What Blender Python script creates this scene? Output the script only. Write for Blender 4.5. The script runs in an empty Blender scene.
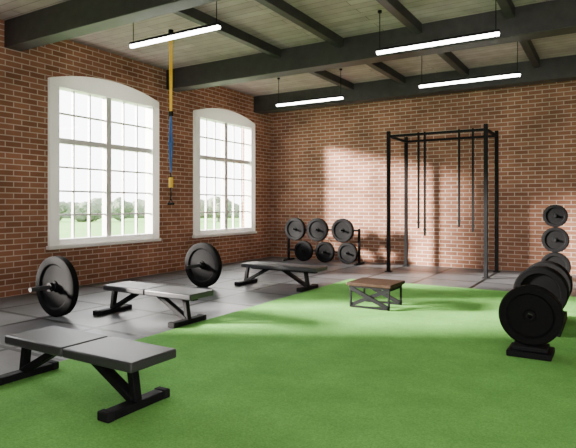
import bpy, bmesh, math, random
from mathutils import Vector, Matrix
random.seed(4)
C = bpy.context.scene.collection
PI = math.pi

# ------------------------------------------------------------------ helpers
def box(bm, x0, x1, y0, y1, z0, z1):
    v = [bm.verts.new(p) for p in ((x0,y0,z0),(x1,y0,z0),(x1,y1,z0),(x0,y1,z0),(x0,y0,z1),(x1,y0,z1),(x1,y1,z1),(x0,y1,z1))]
    for f in ((3,2,1,0),(4,5,6,7),(0,1,5,4),(1,2,6,5),(2,3,7,6),(3,0,4,7)):
        bm.faces.new([v[i] for i in f])

def bar(bm, p0, p1, w, h, up=(0,0,1)):
    p0, p1 = Vector(p0), Vector(p1)
    d = (p1-p0).normalized(); up = Vector(up)
    s = d.cross(up)
    if s.length < 1e-4: s = d.cross(Vector((0,1,0)))
    s.normalize(); u = s.cross(d).normalized()
    v = []
    for p in (p0, p1):
        for a, b in ((-1,-1),(1,-1),(1,1),(-1,1)):
            v.append(bm.verts.new(p + s*a*w/2 + u*b*h/2))
    for f in ((0,1,2,3),(7,6,5,4),(0,4,5,1),(1,5,6,2),(2,6,7,3),(3,7,4,0)):
        bm.faces.new([v[i] for i in f])

def tube(bm, pts, r, n=12):
    pts = [Vector(p) for p in pts]
    rings = []
    for i, p in enumerate(pts):
        d = (pts[min(i+1, len(pts)-1)] - pts[max(i-1, 0)]).normalized()
        a = d.cross(Vector((0,0,1)))
        if a.length < 1e-3: a = d.cross(Vector((0,1,0)))
        a.normalize(); b = a.cross(d)
        rings.append([bm.verts.new(p + (a*math.cos(2*PI*k/n) + b*math.sin(2*PI*k/n))*r) for k in range(n)])
    for r0, r1 in zip(rings, rings[1:]):
        for k in range(n):
            bm.faces.new((r0[k], r0[(k+1)%n], r1[(k+1)%n], r1[k]))
    bm.faces.new(rings[0][::-1]); bm.faces.new(rings[-1])

def lathe_y(bm, prof, cz=0.0, n=56, closed=True):
    rings = []
    for r, y in prof:
        rings.append([bm.verts.new((r*math.cos(2*PI*k/n), y, cz + r*math.sin(2*PI*k/n))) for k in range(n)])
    pairs = list(zip(rings, rings[1:]))
    if closed: pairs.append((rings[-1], rings[0]))
    for a, b in pairs:
        for k in range(n):
            bm.faces.new((a[k], a[(k+1)%n], b[(k+1)%n], b[k]))

def prism_x(bm, poly, x0, x1):
    a = [bm.verts.new((x0, y, z)) for y, z in poly]
    b = [bm.verts.new((x1, y, z)) for y, z in poly]
    bm.faces.new(a); bm.faces.new(b[::-1])
    n = len(poly)
    for i in range(n):
        bm.faces.new((a[i], b[i], b[(i+1)%n], a[(i+1)%n]))

def obj(name, bm, mat, parent=None, bevel=0.0, seg=2):
    bmesh.ops.recalc_face_normals(bm, faces=bm.faces[:])
    me = bpy.data.meshes.new(name); bm.to_mesh(me); bm.free()
    for p in me.polygons: p.use_smooth = True
    me.set_sharp_from_angle(angle=math.radians(35))
    if mat: me.materials.append(mat)
    o = bpy.data.objects.new(name, me); C.objects.link(o)
    if bevel:
        m = o.modifiers.new('bevel', 'BEVEL'); m.width = bevel; m.segments = seg; m.limit_method = 'ANGLE'
    if parent: o.parent = parent
    return o

def thing(name, label, cat, loc=(0,0,0), rz=0.0, group=None):
    o = bpy.data.objects.new(name, None); C.objects.link(o)
    o.empty_display_size = 0.1
    o.location = loc; o.rotation_euler = (0,0,rz)
    o['label'] = label; o['category'] = cat
    if group: o['group'] = group
    return o

def struct(name, bm, mat, parent=None, bevel=0.0, label=None):
    o = obj(name, bm, mat, parent, bevel)
    if not parent: o['kind'] = 'structure'
    if label: o['label'] = label
    return o

B = bmesh.new

# ------------------------------------------------------------------ materials
def mat(name, col, rough=0.5, metal=0.0, noise=0.0, nscale=20.0, bump=0.0, bscale=200.0, spec=0.5):
    m = bpy.data.materials.new(name); m.use_nodes = True
    nt = m.node_tree; N = nt.nodes; L = nt.links
    bs = N['Principled BSDF']
    bs.inputs['Roughness'].default_value = rough
    bs.inputs['Metallic'].default_value = metal
    bs.inputs['Specular IOR Level'].default_value = spec
    tc = N.new('ShaderNodeTexCoord')
    nz = N.new('ShaderNodeTexNoise'); nz.inputs['Scale'].default_value = nscale; nz.inputs['Detail'].default_value = 4
    L.new(tc.outputs['Object'], nz.inputs['Vector'])
    cr = N.new('ShaderNodeValToRGB')
    k0, k1 = 1-noise, 1+noise
    cr.color_ramp.elements[0].position = 0.3; cr.color_ramp.elements[1].position = 0.7
    cr.color_ramp.elements[0].color = (col[0]*k0, col[1]*k0, col[2]*k0, 1)
    cr.color_ramp.elements[1].color = (col[0]*k1, col[1]*k1, col[2]*k1, 1)
    L.new(nz.outputs['Fac'], cr.inputs['Fac']); L.new(cr.outputs['Color'], bs.inputs['Base Color'])
    if bump:
        n2 = N.new('ShaderNodeTexNoise'); n2.inputs['Scale'].default_value = bscale
        L.new(tc.outputs['Object'], n2.inputs['Vector'])
        bp = N.new('ShaderNodeBump'); bp.inputs['Strength'].default_value = bump; bp.inputs['Distance'].default_value = 0.01
        L.new(n2.outputs['Fac'], bp.inputs['Height']); L.new(bp.outputs['Normal'], bs.inputs['Normal'])
    return m

def brick_mat(name, axes, c1, c2, cm, bw, rh, ms, offset=0.5, rough=0.85, bump=0.6, dirt=0.25, nscale=1.3, spec=0.3, bias=0.0):
    m = bpy.data.materials.new(name); m.use_nodes = True
    nt = m.node_tree; N = nt.nodes; L = nt.links
    bs = N['Principled BSDF']; bs.inputs['Roughness'].default_value = rough
    bs.inputs['Specular IOR Level'].default_value = spec
    tc = N.new('ShaderNodeTexCoord'); sp = N.new('ShaderNodeSeparateXYZ'); cb = N.new('ShaderNodeCombineXYZ')
    L.new(tc.outputs['Object'], sp.inputs[0])
    L.new(sp.outputs[axes[0]], cb.inputs[0]); L.new(sp.outputs[axes[1]], cb.inputs[1])
    br = N.new('ShaderNodeTexBrick'); br.offset = offset
    br.inputs['Color1'].default_value = (*c1, 1); br.inputs['Color2'].default_value = (*c2, 1)
    br.inputs['Mortar'].default_value = (*cm, 1)
    br.inputs['Scale'].default_value = 1; br.inputs['Mortar Size'].default_value = ms
    br.inputs['Mortar Smooth'].default_value = 0.2; br.inputs['Bias'].default_value = bias
    br.inputs['Brick Width'].default_value = bw; br.inputs['Row Height'].default_value = rh
    L.new(cb.outputs[0], br.inputs['Vector'])
    nz = N.new('ShaderNodeTexNoise'); nz.inputs['Scale'].default_value = nscale; nz.inputs['Detail'].default_value = 6
    L.new(tc.outputs['Object'], nz.inputs['Vector'])
    mp = N.new('ShaderNodeMapRange'); mp.inputs[1].default_value = 0.3; mp.inputs[2].default_value = 0.7
    mp.inputs[3].default_value = 1-dirt; mp.inputs[4].default_value = 1+dirt
    L.new(nz.outputs['Fac'], mp.inputs[0])
    mx = N.new('ShaderNodeMix'); mx.data_type = 'RGBA'; mx.blend_type = 'MULTIPLY'; mx.inputs[0].default_value = 1
    L.new(br.outputs['Color'], mx.inputs[6]); L.new(mp.outputs[0], mx.inputs[7])
    L.new(mx.outputs[2], bs.inputs['Base Color'])
    iv = N.new('ShaderNodeMath'); iv.operation = 'SUBTRACT'; iv.inputs[0].default_value = 1
    L.new(br.outputs['Fac'], iv.inputs[1])
    nf = N.new('ShaderNodeTexNoise'); nf.inputs['Scale'].default_value = 60
    L.new(tc.outputs['Object'], nf.inputs['Vector'])
    ad = N.new('ShaderNodeMath'); ad.operation = 'MULTIPLY_ADD'; ad.inputs[1].default_value = 0.25
    L.new(nf.outputs['Fac'], ad.inputs[0]); L.new(iv.outputs[0], ad.inputs[2])
    bp = N.new('ShaderNodeBump'); bp.inputs['Strength'].default_value = bump; bp.inputs['Distance'].default_value = 0.012
    L.new(ad.outputs[0], bp.inputs['Height']); L.new(bp.outputs['Normal'], bs.inputs['Normal'])
    return m

BR1, BR2, BRM = (0.315,0.138,0.081), (0.215,0.091,0.053), (0.51,0.40,0.325)
M_brickL = brick_mat('brick_left', (1,2), BR1, BR2, BRM, 0.265, 0.088, 0.0088, bump=0.35)
M_brickB = brick_mat('brick_back', (0,2), BR1, BR2, BRM, 0.265, 0.088, 0.0088, bump=0.35)
M_plank = brick_mat('ceiling_planks', (0,1), (0.385,0.312,0.300), (0.310,0.250,0.240), (0.10,0.083,0.078), 3.1, 0.17, 0.005, 0.37, 0.7, 0.4, 0.15, 4.0)
M_floor = brick_mat('rubber_tiles', (0,1), (0.150,0.154,0.166), (0.095,0.099,0.110), (0.002,0.002,0.002), 1.0, 1.0, 0.034, 0.0, 0.40, 0.6, 0.20, 3.0, 0.45)
M_beam = mat('beam_black', (0.028,0.026,0.025), 0.6, 0, 0.25, 8, 0.1, 40)
M_black = mat('black_steel', (0.008,0.0085,0.0095), 0.65, 0.0, 0.15, spec=0.10)
M_pad = mat('pad_vinyl', (0.034,0.034,0.038), 0.45, 0, 0.08, 30, 0.04, 300, 0.45)
M_plate = mat('plate_rubber', (0.0068,0.0068,0.0074), 0.75, 0, 0.15, 25, 0.05, 150, 0.07)
M_steel = mat('steel', (0.045,0.045,0.048), 0.5, 0.0, 0.05, spec=0.3)
M_dark = mat('dark_grey', (0.013,0.0135,0.0145), 0.7, 0.0, 0.1, spec=0.10)
M_yellow = mat('strap_yellow', (0.85,0.52,0.02), 0.6, 0, 0.08)
M_blue = mat('strap_blue', (0.03,0.11,0.32), 0.6, 0, 0.1)
M_webbing = mat('webbing_black', (0.010,0.010,0.011), 0.8, 0, 0.1, spec=0.1)
M_wood = mat('stool_wood', (0.038,0.022,0.014), 0.6, 0, 0.25, 14, spec=0.10)
M_trunk = mat('trunk', (0.16,0.14,0.12), 0.9, 0, 0.1)
M_leaf = mat('leaves', (0.105,0.138,0.085), 0.9, 0, 0.15, 3)
M_lawn = mat('lawn', (0.095,0.26,0.024), 0.9, 0, 0.12, 0.4)
M_bars = mat('glazing_bar_white', (0.78,0.77,0.75), 0.5, 0, 0.02)

M_white = mat('window_white', (0.93,0.92,0.90), 0.45, 0, 0.02)
nt = M_white.node_tree                                  # translucency mixed in so the backlit frames glow whiter
tr = nt.nodes.new('ShaderNodeBsdfTranslucent'); tr.inputs[0].default_value = (0.95,0.95,0.93,1)
mxs = nt.nodes.new('ShaderNodeMixShader'); mxs.inputs[0].default_value = 0.18
nt.links.new(nt.nodes['Principled BSDF'].outputs[0], mxs.inputs[1]); nt.links.new(tr.outputs[0], mxs.inputs[2])
nt.links.new(mxs.outputs[0], nt.nodes['Material Output'].inputs['Surface'])

def turf_mat():
    m = bpy.data.materials.new('turf'); m.use_nodes = True
    nt = m.node_tree; N = nt.nodes; L = nt.links
    bs = N['Principled BSDF']; bs.inputs['Roughness'].default_value = 0.9; bs.inputs['Specular IOR Level'].default_value = 0.1
    tc = N.new('ShaderNodeTexCoord')
    n1 = N.new('ShaderNodeTexNoise'); n1.inputs['Scale'].default_value = 85; n1.inputs['Detail'].default_value = 6; n1.inputs['Roughness'].default_value = 0.7
    n2 = N.new('ShaderNodeTexNoise'); n2.inputs['Scale'].default_value = 2.2; n2.inputs['Detail'].default_value = 7; n2.inputs['Roughness'].default_value = 0.65
    for n in (n1, n2): L.new(tc.outputs['Object'], n.inputs['Vector'])
    r1 = N.new('ShaderNodeValToRGB'); e = r1.color_ramp.elements
    e[0].position = 0.3; e[0].color = (0.135,0.410,0.080,1); e[1].position = 0.7; e[1].color = (0.275,0.680,0.170,1)
    L.new(n1.outputs['Fac'], r1.inputs['Fac'])
    mp = N.new('ShaderNodeMapRange'); mp.inputs[1].default_value = 0.3; mp.inputs[2].default_value = 0.7; mp.inputs[3].default_value = 0.86; mp.inputs[4].default_value = 1.14
    L.new(n2.outputs['Fac'], mp.inputs[0])
    mx = N.new('ShaderNodeMix'); mx.data_type = 'RGBA'; mx.blend_type = 'MULTIPLY'; mx.inputs[0].default_value = 1
    L.new(r1.outputs['Color'], mx.inputs[6]); L.new(mp.outputs[0], mx.inputs[7])
    L.new(mx.outputs[2], bs.inputs['Base Color'])
    bp = N.new('ShaderNodeBump'); bp.inputs['Strength'].default_value = 0.6; bp.inputs['Distance'].default_value = 0.012
    L.new(n1.outputs['Fac'], bp.inputs['Height']); L.new(bp.outputs['Normal'], bs.inputs['Normal'])
    return m
M_turf = turf_mat()

def emit_mat(name, col, s):
    m = bpy.data.materials.new(name); m.use_nodes = True
    bs = m.node_tree.nodes['Principled BSDF']
    bs.inputs['Base Color'].default_value = (1,1,1,1)
    bs.inputs['Emission Color'].default_value = (*col, 1); bs.inputs['Emission Strength'].default_value = s
    return m
M_tube = emit_mat('led', (1.0,0.97,0.92), 25)

def glass_mat():
    m = bpy.data.materials.new('window_glass'); m.use_nodes = True
    nt = m.node_tree; N = nt.nodes; L = nt.links
    out = N['Material Output']; N.remove(N['Principled BSDF'])
    t = N.new('ShaderNodeBsdfTransparent'); g = N.new('ShaderNodeBsdfGlossy'); g.inputs['Roughness'].default_value = 0.02
    mx = N.new('ShaderNodeMixShader'); mx.inputs[0].default_value = 0.04
    L.new(t.outputs[0], mx.inputs[1]); L.new(g.outputs[0], mx.inputs[2]); L.new(mx.outputs[0], out.inputs['Surface'])
    return m
M_glass = glass_mat()

# ------------------------------------------------------------------ room
XL, XR, YB, YF, ZC = -7.85, 5.0, 12.08, -4.0, 4.2
TH = 0.35
WINS = [(5.35, 7.80), (8.88, 11.20), (1.85, 4.25)]
SILL, SPRING, RISE = 0.70, 3.48, 0.19

def arch_z(y, y0, y1):
    w = (y1-y0)/2; c = (y0+y1)/2
    R = (w*w + RISE*RISE)/(2*RISE)
    return SPRING + RISE - R + math.sqrt(max(R*R-(y-c)**2, 0))

bm = B(); box(bm, XL-TH, XR+TH, YF-TH, YB+TH, -0.2, 0); struct('floor', bm, M_floor)
bm = B(); box(bm, XL-TH, XR+TH, YF-TH, YB+TH, ZC, ZC+0.2); struct('ceiling', bm, M_plank)
bm = B(); box(bm, XL-TH, XR+TH, YB, YB+TH, 0, ZC); struct('wall_back', bm, M_brickB)
bm = B(); box(bm, XL-TH, XR+TH, YF-TH, YF, 0, ZC); struct('wall_front', bm, M_brickB)
bm = B(); box(bm, XR, XR+TH, YF, YB, 0, ZC); struct('wall_right', bm, M_brickL)
bm = B()
SW = sorted(WINS)
ys = [YF] + [v for w_ in SW for v in w_] + [YB]
for i in range(0, len(ys), 2): prism_x(bm, [(ys[i],0),(ys[i+1],0),(ys[i+1],ZC),(ys[i],ZC)], XL-TH, XL)
for y0, y1 in WINS:
    prism_x(bm, [(y0,0),(y1,0),(y1,SILL),(y0,SILL)], XL-TH, XL)
    poly = [(y0,ZC)] + [(y0+(y1-y0)*k/20, arch_z(y0+(y1-y0)*k/20, y0, y1)) for k in range(21)] + [(y1,ZC)]
    prism_x(bm, poly, XL-TH, XL)
struct('wall_left', bm, M_brickL)

# windows
for wi, (y0, y1) in enumerate(WINS):
    xa, xb = XL-0.16, XL+0.06
    fw = 0.18
    g0, g1, gz0, gz1 = y0+fw, y1-fw, SILL+0.13, 3.36
    bm = B()
    prism_x(bm, [(y0,SILL),(g0,SILL),(g0,gz1),(y0,gz1)], xa, xb)
    prism_x(bm, [(g1,SILL),(y1,SILL),(y1,gz1),(g1,gz1)], xa, xb)
    prism_x(bm, [(g0,SILL),(g1,SILL),(g1,gz0),(g0,gz0)], xa, xb)
    poly = [(y1,gz1)] + [(y1-(y1-y0)*k/20, arch_z(y1-(y1-y0)*k/20, y0, y1)) for k in range(21)] + [(y0,gz1)]
    prism_x(bm, poly, xa, xb)
    w = struct('window_%d' % (wi+1), bm, M_white, bevel=0.008)
    ym = (g0+g1)/2
    bm = B(); box(bm, xa+0.05, xb-0.04, ym-0.055, ym+0.055, gz0, gz1); obj('mullion', bm, M_bars, w, 0.006)
    bm = B(); box(bm, xa+0.06, xb-0.05, g0, g1, 2.435, 2.525); obj('transom', bm, M_bars, w, 0.006)
    bm = B()
    for a, b in ((g0, ym-0.05), (ym+0.05, g1)):
        for k in (1, 2):
            y = a+(b-a)*k/3; box(bm, xa+0.09, xb-0.08, y-0.015, y+0.015, gz0, gz1)
    for k in (1, 2, 3):
        z = gz0+(2.44-gz0)*k/4; box(bm, xa+0.095, xb-0.085, g0, g1, z-0.015, z+0.015)
    z = (2.52+gz1)/2; box(bm, xa+0.095, xb-0.085, g0, g1, z-0.015, z+0.015)
    obj('muntins', bm, M_bars, w)
    bm = B(); box(bm, XL-0.06, XL-0.055, g0, g1, gz0, gz1); obj('pane', bm, M_glass, w)
    bm = B(); box(bm, XL-0.02, XL+0.09, y0-0.03, y1+0.03, SILL-0.03, SILL+0.03); obj('sill', bm, M_white, w, 0.008)

# beams and joists
n = 1
for yb, wd in ((4.62, 0.26), (8.05, 0.32), (11.2, 0.32)):
    bm = B(); box(bm, XL, XR, yb, yb+wd, 3.79, ZC)
    struct('trim_%d' % n, bm, M_beam, bevel=0.01); n += 1
for xj in (-5.1, -3.87, -2.53, -1.2, 0.1, 1.4, 2.7, 4.0):
    bm = B(); box(bm, xj-0.06, xj+0.06, YF, YB, 4.05, ZC)
    struct('trim_%d' % n, bm, M_beam, bevel=0.006); n += 1

# turf
TX = -4.19
bm = B(); box(bm, TX, XR-0.01, YF+0.01, 9.15, 0, 0.005)
o = obj('artificial_turf', bm, M_turf)
o['label'] = 'bright green artificial turf carpet covering the front and right floor'; o['category'] = 'turf'
TZ = 0.005

# ------------------------------------------------------------------ lights (LED tubes)
def led(x0, x1, y, z, label):
    xm = (x0+x1)/2; h = (x1-x0)/2
    t = thing('ceiling_light', label, 'light', (xm, y, z), 0, 'suspended tube lights')
    bm = B(); box(bm, -h, h, -0.03, 0.03, 0.012, 0.05); obj('housing', bm, M_dark, t, 0.005)
    bm = B(); tube(bm, [(-h+0.01,0,0),(h-0.01,0,0)], 0.03, 16); obj('diffuser', bm, M_tube, t)
    for s in (-1, 1):
        bm = B(); tube(bm, [(s*(h-0.05),0,0.05),(s*(h-0.05),0,ZC-z-0.01)], 0.006, 8)
        cb = obj('cable', bm, M_black, t)
        bm = B(); tube(bm, [(s*(h-0.05),0,ZC-z-0.03),(s*(h-0.05),0,ZC-z)], 0.03, 12); obj('ceiling_mount', bm, M_black, cb)
led(-5.80, -4.20, 5.25, 3.65, 'glowing tube light hanging above the nearest window, just before the yellow strap')
led(-2.88, -1.20, 7.20, 3.60, 'longest looking tube light, hanging in front of the middle black beam')
led(-6.28, -4.67, 9.85, 3.60, 'tube light hanging near the brick corner above the plate rack')
led(-3.02, -1.28, 9.65, 3.60, 'tube light hanging above the tall black rig')

# ------------------------------------------------------------------ benches
def make_bench(loc, label, split, dx=0.0, F=0.66, L=0.73):
    t = thing('weight_bench', label, 'bench', loc, 0, 'flat weight benches')
    Z0, Z1 = 0.322, 0.388
    if split:
        for a, b in ((-L, -0.006), (0.006, L)):
            bm = B(); box(bm, a+dx, b+dx, -0.21, 0.21, Z0, Z1); obj('pad', bm, M_pad, t, 0.014, 3)
    else:
        bm = B(); box(bm, -L+dx, L+dx, -0.21, 0.21, Z0, Z1); obj('pad', bm, M_pad, t, 0.014, 3)
    bm = B(); box(bm, -L+0.10+dx, L-0.10+dx, -0.045, 0.045, Z0-0.04, Z0+0.005); obj('spine', bm, M_black, t, 0.006)
    for s in (-1, 1):
        bm = B(); box(bm, s*F-0.05, s*F+0.05, -0.27, 0.27, 0.0, 0.058); f = obj('foot', bm, M_black, t, 0.010)
        for q in (-1, 1):
            bm = B(); box(bm, s*F-0.055, s*F+0.055, q*0.25-0.03, q*0.25+0.03, 0.0, 0.064); obj('end_cap', bm, M_dark, f, 0.01)
        bm = B(); bar(bm, (s*(F+0.005),0,0.05), (s*(F-0.04),0,Z0), 0.062, 0.055, (1,0,0)); obj('post', bm, M_black, t, 0.006)
        bm = B(); bar(bm, (s*(F-0.01),0,0.055), (s*(F-0.48),0,Z0-0.015), 0.075, 0.052, (0,0,1)); obj('brace', bm, M_black, t, 0.006)
    return t
make_bench((-3.42, 2.56, TZ), 'large foreground black padded bench at the lower left of the green turf', True, 0.125, 0.64, 0.70)
make_bench((-4.90, 4.72, 0), 'black padded bench in the middle, between the two upright weight plates', True, 0.14, 0.645)
make_bench((-4.89, 7.64, 0), 'farthest black padded bench, standing before the plate rack', False, 0.15, 0.625, 0.74)

# ------------------------------------------------------------------ plates
MESH = {}
def plate_parts(t, R, th, cz, hubmat):
    key = (R, th)
    if key not in MESH:
        h = th/2
        half = [(0.026,-h*0.9),(R*0.17,-h*0.9),(R*0.20,-h*0.55),(R*0.70,-h*0.55),(R*0.76,-h),(R*0.95,-h),(R,-h*0.8)]
        bm = B(); lathe_y(bm, half + [(r,-y) for r, y in half[::-1]])
        d = obj('disc', bm, M_plate)
        bm = B(); lathe_y(bm, [(0.026,-h*0.95),(R*0.11,-h*0.95),(R*0.12,-h*0.85),(R*0.12,h*0.85),(R*0.11,h*0.95),(0.026,h*0.95)], 0, 32)
        hb = obj('hub', bm, hubmat)
        MESH[key] = (d.data, hb.data)
        bpy.data.objects.remove(d); bpy.data.objects.remove(hb)
    for nm, me in zip(('disc','hub'), MESH[key]):
        o = bpy.data.objects.new(nm, me); C.objects.link(o); o.parent = t; o.location = (0,0,cz)
def plate(loc, R, th, label, group=None, hubmat=None):      # loc = bottom of the rim
    t = thing('weight_plate', label, 'weight plate', loc, 0, group)
    plate_parts(t, R, th, R, hubmat or M_dark)
    return t
def plate_bar(loc, R, th, label, out):
    t = plate(loc, R, th, label, 'upright plates on the rubber floor', M_steel)
    bm = B(); tube(bm, [(0,-out,R),(0,0.12,R)], 0.028, 16); s = obj('bar_end', bm, M_steel, t)
    bm = B(); lathe_y(bm, [(0.026,-th/2-0.06),(0.055,-th/2-0.06),(0.055,-th/2-0.015),(0.026,-th/2-0.015)], R, 24); obj('collar', bm, M_black, s)
    return t
plate_bar((-5.95, 4.18, 0), 0.378, 0.10, 'big upright weight plate with bar stub, left of the middle bench', 0.36)
plate_bar((-5.93, 6.96, 0), 0.378, 0.10, 'big upright weight plate with bar stub, left of the farthest bench', 0.42)

# plate rack by the back wall
RX, RY = -6.0, 11.45
t = thing('plate_rack', 'low black two tier rack holding weight plates by the brick corner', 'rack', (RX, RY, 0))
for s in (-1, 1):
    bm = B(); box(bm, s*0.97-0.025, s*0.97+0.025, 0.02, 0.07, 0.04, 0.84); obj('post', bm, M_black, t, 0.005)
    bm = B(); box(bm, s*0.97-0.03, s*0.97+0.03, -0.20, 0.30, 0, 0.04); obj('foot', bm, M_black, t, 0.006)
UP = [-6.70, -6.07, -5.40]; LO = [-6.46, -5.87, -5.27]
for z, xs in ((0.80, UP), (0.265, LO)):
    bm = B(); box(bm, -0.97, 0.97, 0.02, 0.065, z-0.022, z+0.022); rl = obj('rail', bm, M_black, t, 0.005)
    for x in xs:
        bm = B(); tube(bm, [(x-RX,-0.22,z),(x-RX,0.03,z)], 0.022, 14); obj('peg', bm, M_dark, rl)
for x, d in zip(UP, ('left', 'middle', 'right')):
    plate((x, RY-0.08, 0.80-0.28), 0.28, 0.10, 'larger plate on the %s peg of the top row of the plate rack' % d, 'plates on the top row of the rack')
for x, d in zip(LO, ('left', 'middle', 'right')):
    plate((x, RY-0.08, 0.265-0.25), 0.25, 0.09, 'smaller plate on the %s peg of the bottom row of the plate rack' % d, 'plates on the bottom row of the rack')

# ------------------------------------------------------------------ rig
X0, X1, Y0, Y1, RH = -3.97, -2.02, 10.6, 11.72, 2.95
cx, cy = (X0+X1)/2, (Y0+Y1)/2
t = thing('power_rack', 'tall black steel four post rig with overhead bars before the brick wall', 'gym rig', (cx, cy, 0))
hx, hy = (X1-X0)/2, (Y1-Y0)/2
for sx in (-1, 1):
    for sy in (-1, 1):
        bm = B(); box(bm, sx*hx-0.035, sx*hx+0.035, sy*hy-0.035, sy*hy+0.035, 0.012, RH); p = obj('post', bm, M_black, t, 0.006)
        bm = B(); box(bm, sx*hx-0.065, sx*hx+0.065, sy*hy-0.065, sy*hy+0.065, 0, 0.014); obj('foot_plate', bm, M_black, p)
for sy in (-1, 1):
    bm = B(); box(bm, -hx, hx, sy*hy-0.022, sy*hy+0.022, RH-0.13, RH-0.08); obj('crossbar', bm, M_black, t, 0.004)
for sx in (-1, 1):
    bm = B(); box(bm, sx*hx-0.022, sx*hx+0.022, -hy, hy, RH-0.13, RH-0.08); obj('side_bar', bm, M_black, t, 0.004)

# straps looped over the front crossbar
def strap(x, zb, label):
    zt = RH-0.077
    t = thing('hanging_strap', label, 'strap', (x, Y0, zb), 0, 'black straps hanging from the rig')
    H = zt-zb
    bm = B()
    for q in (-1, 1):
        bar(bm, (0, q*0.029, 0.0), (0, q*0.029, H), 0.028, 0.006, (0,1,0))
    bar(bm, (0,-0.032,H+0.003), (0,0.032,H+0.003), 0.028, 0.006)
    bar(bm, (0,-0.032,0.003), (0,0.032,0.003), 0.028, 0.006)
    obj('webbing', bm, M_webbing, t)
    bm = B(); box(bm, -0.02, 0.02, -0.04, 0.04, 0.10, 0.14); obj('buckle', bm, M_dark, t, 0.004)
strap(-3.33, 0.92, 'first black strap from the left, hanging from the rig front bar')
strap(-3.20, 0.78, 'second black strap from the left, the lowest hanging one on the rig')
strap(-2.52, 0.97, 'third black strap from the left, hanging from the rig front bar')
strap(-2.26, 0.88, 'rightmost black strap hanging from the rig, nearest its right post')

# ------------------------------------------------------------------ stool
t = thing('step_stool', 'low stool with brown top and crossed black legs on the green turf', 'stool', (-2.76, 6.88, TZ+0.001))
bm = B(); box(bm, -0.32, 0.32, -0.28, 0.28, 0.295, 0.34); obj('top', bm, M_wood, t, 0.008)
bm = B()
for q in (-1, 1):
    box(bm, -0.29, 0.29, q*0.235-0.02, q*0.235+0.02, 0.27, 0.297)
    box(bm, q*0.27-0.02, q*0.27+0.02, -0.235, 0.235, 0.27, 0.297)
obj('apron', bm, M_black, t)
for sx in (-1, 1):
    for sy in (-1, 1):
        bm = B(); box(bm, sx*0.275-0.013, sx*0.275+0.013, sy*0.235-0.013, sy*0.235+0.013, 0, 0.275); obj('leg', bm, M_black, t, 0.003)
for sy in (-1, 1):
    for s in (-1, 1):
        bm = B(); bar(bm, (-0.26, sy*0.235+s*0.016, 0.148-s*0.115), (0.26, sy*0.235+s*0.016, 0.148+s*0.115), 0.030, 0.052); obj('cross_brace', bm, M_black, t)
    bm = B(); box(bm, -0.28, 0.28, sy*0.235-0.015, sy*0.235+0.015, 0.0, 0.025); obj('foot_rail', bm, M_black, t)

# ------------------------------------------------------------------ right hand plates
PX, PR = -0.63, 0.275
def stand(y0, y1, h, label):
    yc = (y0+y1)/2; hl = (y1-y0)/2
    t = thing('plate_stand', label, 'stand', (PX, yc, TZ), 0, 'floor stands for plates')
    bm = B(); box(bm, -0.19, 0.19, -hl, hl, 0, h*0.6); obj('base', bm, M_black, t, 0.01)
    bm = B(); box(bm, -0.15, 0.15, -hl+0.05, hl-0.05, h*0.58, h-0.001); obj('cradle', bm, M_dark, t, 0.006)
stand(5.23, 5.57, 0.095, 'small black floor stand under the nearest round plate at right')
plate((PX, 5.40, TZ+0.095), PR, 0.14, 'nearest round black plate at right, standing alone on its small floor stand')
stand(6.25, 7.30, 0.165, 'black floor stand behind the nearest plate, under the pair of thick plates')
for y, d in ((6.46, 'front'), (7.08, 'rear')):
    plate((PX-0.02, y, TZ+0.165), PR, 0.20, '%s plate of the pair of thick black plates behind the nearest plate' % d, 'pair of thick plates at the right')

t = thing('weight_tree', 'upright black weight tree with three plates before the brick wall', 'weight tree', (-0.86, 11.05, 0))
bm = B(); box(bm, -0.25, 0.25, -0.035, 0.42, 0, 0.045); obj('base', bm, M_black, t, 0.01)
bm = B(); box(bm, -0.03, 0.03, -0.03, 0.03, 0.04, 1.27); ps = obj('post', bm, M_black, t, 0.005)
TR = [(0.265,0.256,'lowest and largest'), (0.755,0.232,'middle'), (1.198,0.208,'topmost and smallest')]
for z, R, d in TR:
    bm = B(); tube(bm, [(0,-0.20,z),(0,0,z)], 0.022, 14); obj('peg', bm, M_dark, ps)
    plate((-0.86, 10.95, z-R), R, 0.10, '%s round plate on the weight tree at right' % d, 'plates on the weight tree')

# ------------------------------------------------------------------ suspension trainer
t = thing('suspension_strap', 'yellow and blue suspension strap hanging from the ceiling between the windows', 'exercise strap', (-6.0, 6.26, 1.40))
top = ZC-1.40
bm = B(); tube(bm, [(0,0,top-0.06),(0,0,top)], 0.04, 16); obj('anchor', bm, M_black, t)
bm = B()
for q in (-1, 1): bar(bm, (q*0.013,0,1.45), (q*0.013,q*0.012,top-0.05), 0.026, 0.008, (0,1,0))
obj('yellow_strap', bm, M_yellow, t)
bm = B(); box(bm, -0.036, 0.036, -0.02, 0.02, 1.42, 1.50); obj('buckle', bm, M_black, t, 0.006)
bm = B()                                                # bunched blue webbing: several folded strands
for k, (a, zlo, zhi) in enumerate(((-0.030,0.60,1.40),(-0.012,0.52,1.43),(0.008,0.55,1.43),(0.028,0.66,1.36))):
    tube(bm, [(a*0.5,0.0,zhi),(a,0.008*(-1)**k,zhi-0.2),(a*1.25,0.0,(zlo+zhi)/2),(a,0.006*(-1)**k,zlo+0.15),(a*0.4,0,zlo)], 0.014, 8)
obj('blue_strap', bm, M_blue, t)
bm = B(); box(bm, -0.035, 0.035, -0.018, 0.018, 0.28, 0.44); obj('yellow_tag', bm, M_yellow, t, 0.006)
bm = B(); bar(bm, (0,0,0.08), (0,0,0.56), 0.022, 0.006, (0,1,0)); obj('webbing', bm, M_webbing, t)
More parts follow.
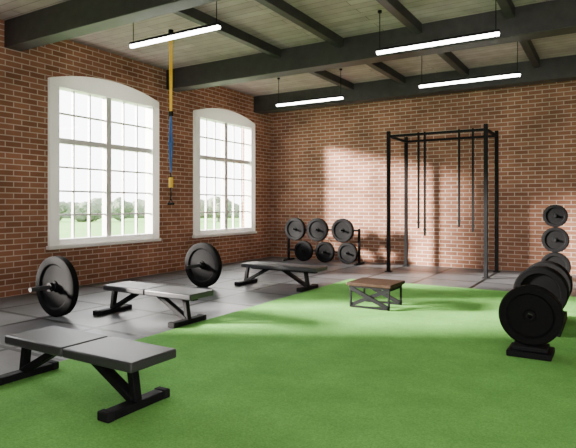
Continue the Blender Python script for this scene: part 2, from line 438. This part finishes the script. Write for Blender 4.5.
bm = B(); tube(bm, [(-0.06,0,0.02),(0.06,0,0.02)], 0.02, 12); bar(bm, (-0.05,0,0.02), (0,0,0.10), 0.012, 0.01); bar(bm, (0.05,0,0.02), (0,0,0.10), 0.012, 0.01)
obj('handle', bm, M_black, t)

# ------------------------------------------------------------------ outdoors
bm = B(); box(bm, -140, XL-TH, -60, 140, -0.5, -0.3); struct('lawn', bm, M_lawn)
def blob(bm, c, r):
    bmesh.ops.create_icosphere(bm, subdivisions=3, radius=1, matrix=Matrix.Translation(c) @ Matrix.Scale(r, 4))
def tree(x, y, h, r):
    t = thing('tree', 'small leafy tree in the hazy row beyond the lawn', 'tree', (x, y, -0.3), 0, 'distant trees beyond the lawn')
    bm = B(); tube(bm, [(0,0,0),(0.05,0,h*0.5)], 0.12, 8); obj('trunk', bm, M_trunk, t)
    bm = B()
    for k in range(9):
        a = random.uniform(0, 2*PI); rr = random.uniform(0.1, 0.5)*r
        blob(bm, Vector((rr*math.cos(a), rr*math.sin(a), h*random.uniform(0.3, 0.8))), r*random.uniform(0.4,0.5))
    for v in bm.verts: v.co += Vector((random.uniform(-1,1), random.uniform(-1,1), random.uniform(-1,1)))*0.08
    obj('crown', bm, M_leaf, t)
for k in range(12):
    s = k/11
    tree(-56+30*s, 28+20*s, random.uniform(1.9,2.6), random.uniform(1.3,1.55))
bm = B()
for k in range(70):
    s = k/69
    blob(bm, Vector((-75+50*s, 34+36*s, random.uniform(0.2,0.9))), random.uniform(1.1,1.6))
for v in bm.verts:
    v.co += Vector((random.uniform(-1,1), random.uniform(-1,1), random.uniform(-1,1)))*0.10
    v.co.z = max(v.co.z, -0.3)
o = obj('hedge', bm, M_leaf); o['label'] = 'long hedge closing the lawn behind the distant trees'; o['category'] = 'hedge'

# ------------------------------------------------------------------ lighting
w = bpy.data.worlds.new('world'); bpy.context.scene.world = w; w.use_nodes = True
bg = w.node_tree.nodes['Background']; bg.inputs[0].default_value = (0.96,0.97,1.0,1); bg.inputs[1].default_value = 10.5

sd = bpy.data.lights.new('sun', 'SUN'); sd.energy = 66; sd.angle = math.radians(7.5); sd.color = (1.0,0.92,0.82)
so = bpy.data.objects.new('sun', sd); C.objects.link(so)
so.rotation_euler = Vector((1.6,1.0,-0.46)).to_track_quat('-Z','Y').to_euler()

def area(name, loc, direction, sx, sy, power, col=(1,1,1), portal=False):
    d = bpy.data.lights.new(name, 'AREA'); d.shape = 'RECTANGLE'; d.size = sx; d.size_y = sy; d.energy = power; d.color = col
    if portal: d.cycles.is_portal = True
    o = bpy.data.objects.new(name, d); C.objects.link(o); o.location = loc
    o.rotation_euler = Vector(direction).to_track_quat('-Z','Z').to_euler()
    return o
for y0, y1 in WINS:
    area('window_portal', (XL-0.3, (y0+y1)/2, 2.05), (1,0,0), 2.4, 2.8, 1, portal=True)
area('rear_fill_up', (2.0, -1.0, 0.6), (-0.25,0.6,0.8), 6, 2.0, 480, (1,0.91,0.90))  # added fill behind the camera to brighten the ceiling, no real fixture
area('rear_fill_down', (2.5, -0.5, 3.7), (-0.35,0.75,-0.6), 5, 2.0, 200, (1,0.96,0.92))  # second added fill, aimed down to lift the turf, not a room lamp

cd = bpy.data.cameras.new('camera'); cd.sensor_width = 36; cd.lens = 529/576*36; cd.shift_y = -19/576
co = bpy.data.objects.new('camera', cd); C.objects.link(co)
co.location = (0,0,1.4); co.rotation_euler = (math.radians(90), 0, math.radians(31.3))
bpy.context.scene.camera = co
